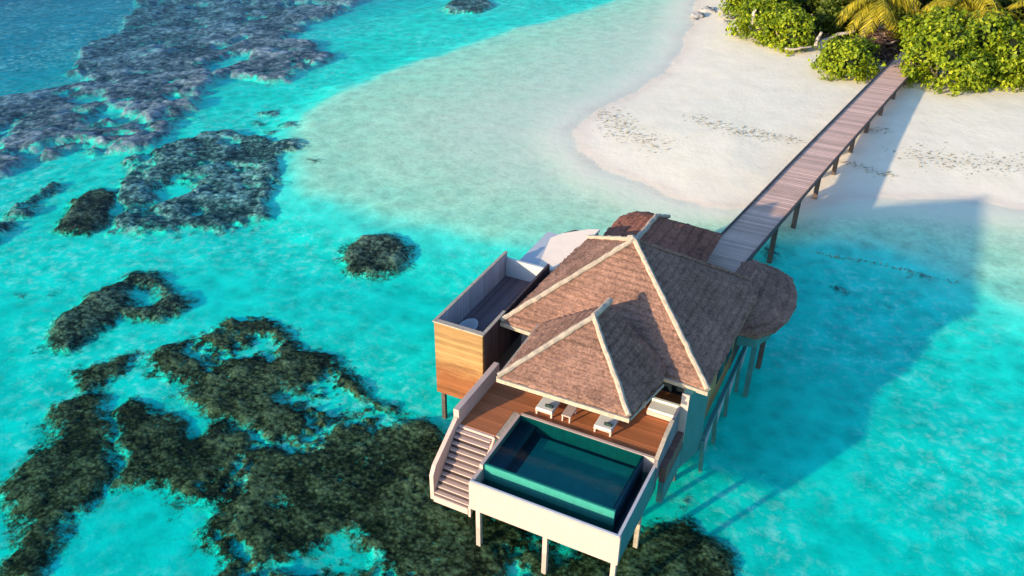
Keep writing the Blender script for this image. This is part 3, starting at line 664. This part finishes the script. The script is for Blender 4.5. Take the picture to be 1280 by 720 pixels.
# ------------------------------------------------------------------ boardwalk
walk = empty('boardwalk', (6.9, 45, 0), 'long straight timber boardwalk on posts from the villa across the beach to the bushes', 'boardwalk')
def wc(y): return 4.45+.1205*(y-24)
def wz(y): return 2.2-.35*max(0, (y-40)/32)
dirv = Vector((.1205, 1, 0)).normalized(); nrm = Vector((dirv.y, -dirv.x, 0))
HW = 1.22
t = MB(); y = 20.9; k = 0
while y < 73.4:
    c = Vector((wc(y), y, wz(y))); dz = random.uniform(-.002, .002); a = random.uniform(-.02, .02)
    p0 = c-nrm*(HW+a)+Vector((0, 0, dz-.03)); p1 = c+nrm*(HW-a)+Vector((0, 0, dz-.03))
    t.bar(p0, p1, .262, .06); y += .285
t.build('plank_deck', M_WALK, walk)
for s in (-1, 1):
    m = MB(); ys = list(np.arange(20.9, 73.6, 3.5))
    for a, b in zip(ys[:-1], ys[1:]):
        off = nrm*s*(HW+.05)
        m.bar(Vector((wc(a), a, wz(a)-.02))+off, Vector((wc(b)-.0, b-.006, wz(b)-.02))+off, .11, .30 if s < 0 else .24)
    m.build('edge_beam', M_KERB, walk)
for i, y in enumerate(np.arange(25.6, 71, 4.7)):
    for s in (-1, 1):
        p = Vector((wc(y), y, 0))+nrm*s*1.02
        g = min(gz(p.x, p.y), 1.5)
        MB().bar((p.x, p.y, wz(y)-.08), (p.x, p.y, g-.4), .32, .32).build('post', M_POST, walk)
    a, b = Vector((wc(y), y, wz(y)-.26))-nrm*1.25, Vector((wc(y), y, wz(y)-.26))+nrm*1.25
    MB().bar(a, b, .16, .2).build('cross_beam', M_POST, walk)
e = Vector((wc(73.2), 73.2, wz(73.2)))
land = empty('landing', (e.x+1.5, e.y+1, 0), 'short pale timber landing where the boardwalk turns right into the bushes', 'landing')
MB().prism([(e.x-1.1, e.y+.3), (e.x+3.6, e.y+1.6), (e.x+3.2, e.y+3.6), (e.x-1.0, e.y+2.8)], 1.62, 1.78).build('board', M_WALK, land)
for p in ((e.x-.6, e.y+.9), (e.x+3.0, e.y+1.8), (e.x+2.8, e.y+3.2), (e.x-.6, e.y+2.4)): MB().box(p[0]-.1, p[0]+.1, p[1]-.1, p[1]+.1, .8, 1.618).build('post', M_POST, land)

# ------------------------------------------------------------------ vegetation
def leaf_cloud(centers, radii, n, size, up=.35):
    """n leaf quads gathered in clumps on the upper shells of the given lobes"""
    cl_n = max(8, n//14); C_ = []; Nn = []
    w = np.array([r[0]*r[1] for r in radii]); w = w/w.sum()
    li = RNG.choice(len(centers), cl_n, p=w)
    d = RNG.normal(0, 1, (cl_n, 3)); d[:, 2] = np.abs(d[:, 2])*1.0-.35; d /= np.linalg.norm(d, axis=1)[:, None]
    cen = np.array(centers)[li]+d*np.array(radii)[li]*RNG.uniform(.82, 1.08, (cl_n, 1))
    ci = RNG.integers(0, cl_n, n)
    P = cen[ci]+RNG.normal(0, size*.75, (n, 3)); Dn = d[ci]+RNG.normal(0, .55, (n, 3)); Dn[:, 2] += up
    Dn /= np.linalg.norm(Dn, axis=1)[:, None]
    a = np.cross(Dn, RNG.normal(0, 1, (n, 3))); a /= np.linalg.norm(a, axis=1)[:, None]; b = np.cross(Dn, a)
    s = size*RNG.uniform(.6, 1.3, (n, 1))
    V = np.stack([P-a*s*.55, P+b*s*.32+Dn*s*.08, P+a*s*.55, P-b*s*.32+Dn*s*.08], 1).reshape(-1, 3)
    F = np.arange(4*n).reshape(n, 4)
    return V, F
def core_mesh(centers, radii, k=.8):
    m = MB()
    for c, r in zip(centers, radii):
        nu, nv = 8, 5; vs = []
        for j in range(nv+1):
            ph = math.pi*j/nv
            for i in range(nu):
                th = 2*math.pi*i/nu; q = k*random.uniform(.85, 1.05)
                vs.append((c[0]+r[0]*q*math.sin(ph)*math.cos(th), c[1]+r[1]*q*math.sin(ph)*math.sin(th), c[2]+r[2]*q*math.cos(ph)))
        m.add(vs, [(j*nu+i, (j+1)*nu+i, (j+1)*nu+(i+1) % nu, j*nu+(i+1) % nu) for j in range(nv) for i in range(nu)])
    return m
def bush(x, y, r, h, label, n=3200, size=.42, mat=None, name='shrub', cat='shrub', lobes=11, base=None, group='shrubs along the beach edge'):
    g = gz(x, y) if base is None else base
    root = empty(name, (x, y, g), label, cat, group)
    cs, rs = [], []
    for i in range(lobes):
        a = random.uniform(0, 2*math.pi); q = r*math.sqrt(random.random())*.72
        rr = r*random.uniform(.30, .48); zz = h*(.22+.50*(1-(q/r)**2))*random.uniform(.55, 1.1)
        cs.append((x+q*math.cos(a), y+q*math.sin(a), g+max(rr*.5, zz))); rs.append((rr, rr, min(rr, h*.35)))
    for i in range(lobes//2+1):
        a = 2*math.pi*i/(lobes//2+1)+random.uniform(-.3, .3); rr = r*random.uniform(.26, .38)
        cs.append((x+r*.72*math.cos(a), y+r*.72*math.sin(a), g+rr*.6)); rs.append((rr, rr, rr*.95))
    V, F = leaf_cloud(cs, rs, int(n*1.35), size)
    V[:, 2] = np.maximum(V[:, 2], g+.05)
    fo = mesh_np('foliage', V, F, mat or M_LEAF, root, smooth=False)
    core_mesh(cs[:lobes], rs[:lobes], .72).build('shade_core', M_CORE, fo)  # solid near-black lobes stand in for the shade inside the crown
    s = MB()
    for k in range(4):
        a = random.uniform(0, 6.28); c = cs[k]
        s.tube([(x+.15*math.cos(a), y+.15*math.sin(a), g-.1), ((x+c[0])/2, (y+c[1])/2, g+h*.25), (c[0], c[1], c[2])], [.12, .09, .05], 6)
    s.build('stem', M_BARK, root)
    return root

bush(-6.0, 79.5, 3.4, 5.6, 'tall bright green shrub at the left end of the beach edge vegetation', 3600)
bush(-2.3, 76.0, 2.9, 4.8, 'bright green shrub second from the left, touching pale driftwood', 3200)
bush(-9.5, 88.5, 3.2, 5.0, 'yellow green shrub behind the leftmost tall shrub, nearest the rocks', 2600)
bush(-4.5, 86.5, 3.6, 7.0, 'dark green shrub behind the two left shrubs', 2800, mat=M_LEAF2)
bush(5.0, 68.6, 3.1, 4.2, 'rounded yellow green shrub standing alone left of the boardwalk end', 3800, .38)
bush(13.6, 69.5, 3.6, 6.6, 'large bright green shrub right of the boardwalk end', 4600)
bush(17.6, 73.0, 3.3, 6.6, 'bright green shrub behind the large one, second from the right', 3600)
bush(21.2, 72.5, 3.0, 5.0, 'low yellow green shrub at the right edge of the picture', 3200)
bush(9.6, 80.5, 2.6, 4.2, 'green shrub behind the heap of dry fronds', 2200, mat=M_LEAF2)
bush(16.9, 69.3, 1.3, 1.9, 'small yellow shrub at the foot of the large right shrubs', 900, .34, lobes=6)
bush(25.5, 74.5, 3.6, 5.5, 'bright green shrub just past the right edge of the beach', 2600)
bush(12.3, 77.5, 3.2, 6.0, 'green shrub beside the landing behind the large right shrub', 2800)
bush(1.6, 84.0, 2.8, 5.0, 'dark green shrub behind the driftwood between the palm and the left shrubs', 2400, mat=M_LEAF2)
for i, (x, y, r, h, lab) in enumerate([(-6.5, 97, 5.0, 9.0, 'dark leafy tree behind the leftmost shrubs'), (2.0, 96, 5.0, 9.5, 'dark leafy tree behind the left palm'), (10.0, 93, 4.6, 9.0, 'dark leafy tree between the two palms'),
                                      (19.0, 88, 5.0, 9.0, 'dark leafy tree behind the right palm'), (26.0, 86, 5.5, 9.5, 'dark leafy tree at the far right corner'), (-13.5, 103, 4.5, 7.5, 'dark leafy tree on the shore behind the rocks'), (17, 104, 6, 10, 'dark leafy tree in the second row behind the palms'), (33, 96, 6, 10, 'dark leafy tree beyond the right edge'), (7, 108, 6.5, 11, 'dark leafy tree in the second row behind the middle palm'), (-5, 110, 6.5, 11, 'dark leafy tree in the second row behind the left shrubs'), (27, 112, 7, 12, 'dark leafy tree in the second row at the right'), (14, 122, 8, 12, 'dark leafy tree in the last row'), (0, 124, 8, 12, 'dark leafy tree in the last row at the left')]):
    bush(x, y, r, h, lab, 3400, .55, M_LEAF2, 'leafy_tree', 'tree', 13, None, 'dark trees behind the beach shrubs')

def palm(x, y, h, lean, label, nfr=20, L=4.6, seed=1, mat=None):
    random.seed(seed); g = gz(x, y)
    root = empty('palm_tree', (x, y, g), label, 'palm tree', 'coconut palms')
    top = Vector((x+lean[0], y+lean[1], g+h))
    pts = [Vector((x, y, g-.2)).lerp(top, f)+Vector((lean[0]*(f*f-f)*.5, lean[1]*(f*f-f)*.5, 0)) for f in [i/10 for i in range(11)]]
    MB().tube(pts, [.26-.012*i for i in range(11)], 9, .06).build('trunk', M_BARK, root)
    for k in range(nfr):
        a = 2.399*k+random.uniform(-.2, .2); el = random.uniform(-.25, 1.05)
        d = Vector((math.cos(a), math.sin(a), 0)); m = MB(); p = top.copy(); v = (d*math.cos(el)+Vector((0, 0, math.sin(el)))).normalized(); seg = L/14; rach = [p.copy()]
        for i in range(14):
            v = (v+Vector((0, 0, -.115))).normalized(); p = p+v*seg; rach.append(p.copy())
        m.tube(rach, [.05-.003*i for i in range(15)], 4)
        for i in range(1, 15):
            t_ = (rach[i]-rach[i-1]).normalized(); side = t_.cross(Vector((0, 0, 1)))
            if side.length < .05: side = Vector((-d.y, d.x, 0))
            side.normalize(); ll = 1.15*math.sin(math.pi*(i+1.5)/17)**.6
            for j in (0, .5):
                b = rach[i-1].lerp(rach[i], j)
                for s in (-1, 1):
                    tip = b+side*s*ll*.75+t_*ll*.45+Vector((0, 0, -ll*random.uniform(.25, .6)))
                    mid = b.lerp(tip, .45)+Vector((0, 0, .06)); w = t_*.085
                    m.add([b-w*.4, b+w*.4, mid+w, mid-w, tip], [(0, 1, 2, 3), (3, 2, 4)])
        m.build('frond', mat or M_PALM, root)
    return root
palm(5.0, 80.0, 5.0, (.8, .5), 'coconut palm with golden fronds and a visible trunk above the boardwalk end', 22, 5.2, 3)
palm(13.5, 82.5, 5.4, (.2, -.4), 'coconut palm with hanging golden fronds behind the large right shrub', 22, 4.8, 4)
palm(9.2, 87.5, 5.6, (-.5, .3), 'coconut palm standing farther back between the other two', 18, 4.6, 5)
palm(17.6, 79.5, 5.0, (-.3, -.5), 'low golden palm between the two largest right shrubs', 18, 4.4, 7)
palm(1.0, 86.0, 5.4, (.3, -.3), 'golden palm behind the pale driftwood, leftmost of the palms', 18, 4.6, 8)
palm(21.2, 82, 5.6, (.5, -.3), 'coconut palm at the right edge behind the low shrubs', 18, 4.6, 6)

# driftwood, dry fronds, rocks, wrack
random.seed(21)
def rock(x, y, r, label, mat=M_ROCK, flat_=.55):
    g = gz(x, y); m = MB(); nu, nv = 9, 6; vs = []
    for j in range(nv+1):
        ph = math.pi*j/nv
        for i in range(nu):
            th = 2*math.pi*i/nu; q = r*random.uniform(.78, 1.15)
            vs.append((x+q*1.2*math.sin(ph)*math.cos(th), y+q*math.sin(ph)*math.sin(th), g+r*.15+q*flat_*math.cos(ph)))
    m.add(vs, [(j*nu+i, (j+1)*nu+i, (j+1)*nu+(i+1) % nu, j*nu+(i+1) % nu) for j in range(nv) for i in range(nu)])
    tag(m.build('beach_rock', mat), label, 'rock', 'rocks at the waterline')
for k in range(14):
    rock(random.uniform(-15.6, -10.8), random.uniform(84, 91), random.uniform(.35, .85), 'grey rock in the pile at the waterline left of the shrubs')
def log(pts, r, label, name='driftwood_log', cat='driftwood'):
    m = MB(); P = []
    for a, b in zip(pts[:-1], pts[1:]):
        for f in (0, .33, .66): P.append(Vector(a).lerp(Vector(b), f)+Vector((random.gauss(0, .05), random.gauss(0, .05), random.gauss(0, .03))))
    P.append(Vector(pts[-1])); n = len(P)
    m.tube(P, [r*(1-.55*i/n)*random.uniform(.85, 1.15) for i in range(n)], 8, .12)
    tag(m.build(name, M_DRIFT), label, cat, 'driftwood below the palms')
log([(-1.9, 72.9, 1.3), (-.7, 73.3, 1.35), (.6, 74.4, 1.5)], .17, 'pale driftwood log lying on the sand below the second shrub')
log([(.9, 75.4, 1.2), (1.0, 75.6, 2.2), (1.2, 75.7, 2.8)], .24, 'pale upright driftwood stump between the shrubs')
log([(1.1, 76.4, 1.5), (2.6, 78.0, 2.2), (4.2, 79.0, 2.5)], .22, 'long pale driftwood trunk leaning toward the palm trunk')
log([(-6.4, 76.6, 2.6), (-6.35, 76.4, 3.4), (-6.2, 76.5, 4.1)], .24, 'pale bare trunk showing in the leftmost shrub', 'dead_trunk', 'dead trunk')
# pile of dry fronds under the palm
n = 1600; P = np.column_stack([RNG.normal(7.0, 1.5, n), RNG.normal(77.0, 2.0, n), np.zeros(n)])
P[:, 2] = 1.25+np.abs(RNG.normal(0, 1, n))*1.1*np.exp(-(((P[:, 0]-7)/2.2)**2+((P[:, 1]-77.3)/2.6)**2))
a = RNG.normal(0, 1, (n, 3)); a[:, 2] *= .5; a /= np.linalg.norm(a, axis=1)[:, None]; b = np.cross(a, RNG.normal(0, 1, (n, 3))); b /= np.linalg.norm(b, axis=1)[:, None]
s = RNG.uniform(.3, .75, (n, 1))
V = np.stack([P-a*s, P+b*s*.18, P+a*s, P-b*s*.18], 1).reshape(-1, 3)
o = mesh_np('dry_fronds', V, np.arange(4*n).reshape(n, 4), M_LITTER, smooth=False); tag(o, 'heap of dry brown palm fronds at the boardwalk end', 'dry fronds', kind='stuff')
# dark forest-floor litter under the vegetation
n = 5000; P = np.column_stack([RNG.uniform(-5, 30, n), RNG.uniform(80, 112, n)]); P = np.column_stack([P, ground_z(P[:, 0:1], P[:, 1:2])[:, 0]+RNG.uniform(.03, .25, n)])
a = RNG.normal(0, 1, (n, 3)); a[:, 2] *= .2; a /= np.linalg.norm(a, axis=1)[:, None]; b = np.cross(a, [0, 0, 1.]); s = RNG.uniform(.4, 1.0, (n, 1))
V = np.stack([P-a*s, P+b*s*.5, P+a*s, P-b*s*.5], 1).reshape(-1, 3)
o = mesh_np('leaf_litter', V, np.arange(4*n).reshape(n, 4), M_LITTER, smooth=False); tag(o, 'brown leaf litter covering the ground under the trees', 'leaf litter', kind='stuff')
# seaweed wrack
PP = []
for pts, w in WR:
    k = int(170*w+60) if w > 1 else 110
    for _ in range(k):
        i = random.randrange(len(pts)-1); f = random.random(); x = pts[i][0]+(pts[i+1][0]-pts[i][0])*f+random.gauss(0, w*.5); y = pts[i][1]+(pts[i+1][1]-pts[i][1])*f+random.gauss(0, w*.5); PP.append((x, y))
PP = np.array(PP); n = len(PP); P = np.column_stack([PP, ground_z(PP[:, 0:1], PP[:, 1:2])[:, 0]+.03])
a = RNG.normal(0, 1, (n, 3)); a[:, 2] = 0; a /= np.linalg.norm(a, axis=1)[:, None]; b = np.cross(a, [0, 0, 1.]); s = RNG.uniform(.04, .13, (n, 1)); up = np.array([0, 0, 1.])*s*.5
V = np.stack([P-a*s, P+b*s*.4+up, P+a*s, P-b*s*.4+up*.3], 1).reshape(-1, 3)
o = mesh_np('seaweed_wrack', V, np.arange(4*n).reshape(n, 4), M_WRACK, smooth=False); tag(o, 'brown seaweed scraps scattered in lines on the beach', 'seaweed', kind='stuff')

# ------------------------------------------------------------------ light, camera
SUN_EL = math.radians(12.5); AZ = math.atan2(.455, .89)     # light travels toward (+.455, +.89)
w = bpy.data.worlds.new('World'); sc.world = w; w.use_nodes = True
nt = w.node_tree; sky = nt.nodes.new('ShaderNodeTexSky'); sky.sky_type = 'NISHITA'; sky.sun_disc = False
sky.sun_elevation = SUN_EL; sky.sun_rotation = math.pi+AZ; sky.air_density = 1; sky.dust_density = 1; sky.ozone_density = 5.0
nt.links.new(sky.outputs[0], nt.nodes['Background'].inputs[0]); nt.nodes['Background'].inputs[1].default_value = .41
sl = bpy.data.lights.new('sun', 'SUN'); sl.energy = 7.3; sl.angle = math.radians(1.1); sl.color = (1, .83, .58)
so = bpy.data.objects.new('sun', sl); COL.objects.link(so)
dirl = Vector((math.sin(AZ)*math.cos(SUN_EL), math.cos(AZ)*math.cos(SUN_EL), -math.sin(SUN_EL)))
so.rotation_euler = dirl.to_track_quat('-Z', 'Y').to_euler(); so.location = (-30, -60, 40)

cam = bpy.data.cameras.new('camera'); co = bpy.data.objects.new('camera', cam); COL.objects.link(co)
Mr = ((0.89434108, 0.44726554, 0.01037189), (0.24425301, -0.46871646, -0.84890833), (-0.37482597, 0.76174695, -0.52843833))
r, d, f = (Vector(v) for v in Mr)
R = Matrix((r, -d, -f)).transposed()
co.matrix_world = Matrix.Translation((12.93368, -22.478234, 28.097681)) @ R.to_4x4()
cam.sensor_width = 36; cam.lens = 36*1080/1280; cam.clip_end = 6000; cam.clip_start = .5
sc.camera = co
sc.render.engine = 'CYCLES'
sc.cycles.use_denoising = True
sc.cycles.max_bounces = 8; sc.cycles.transparent_max_bounces = 16
sc.view_settings.view_transform = 'Standard'; sc.view_settings.look = 'None'; sc.view_settings.exposure = 0; sc.view_settings.gamma = 1
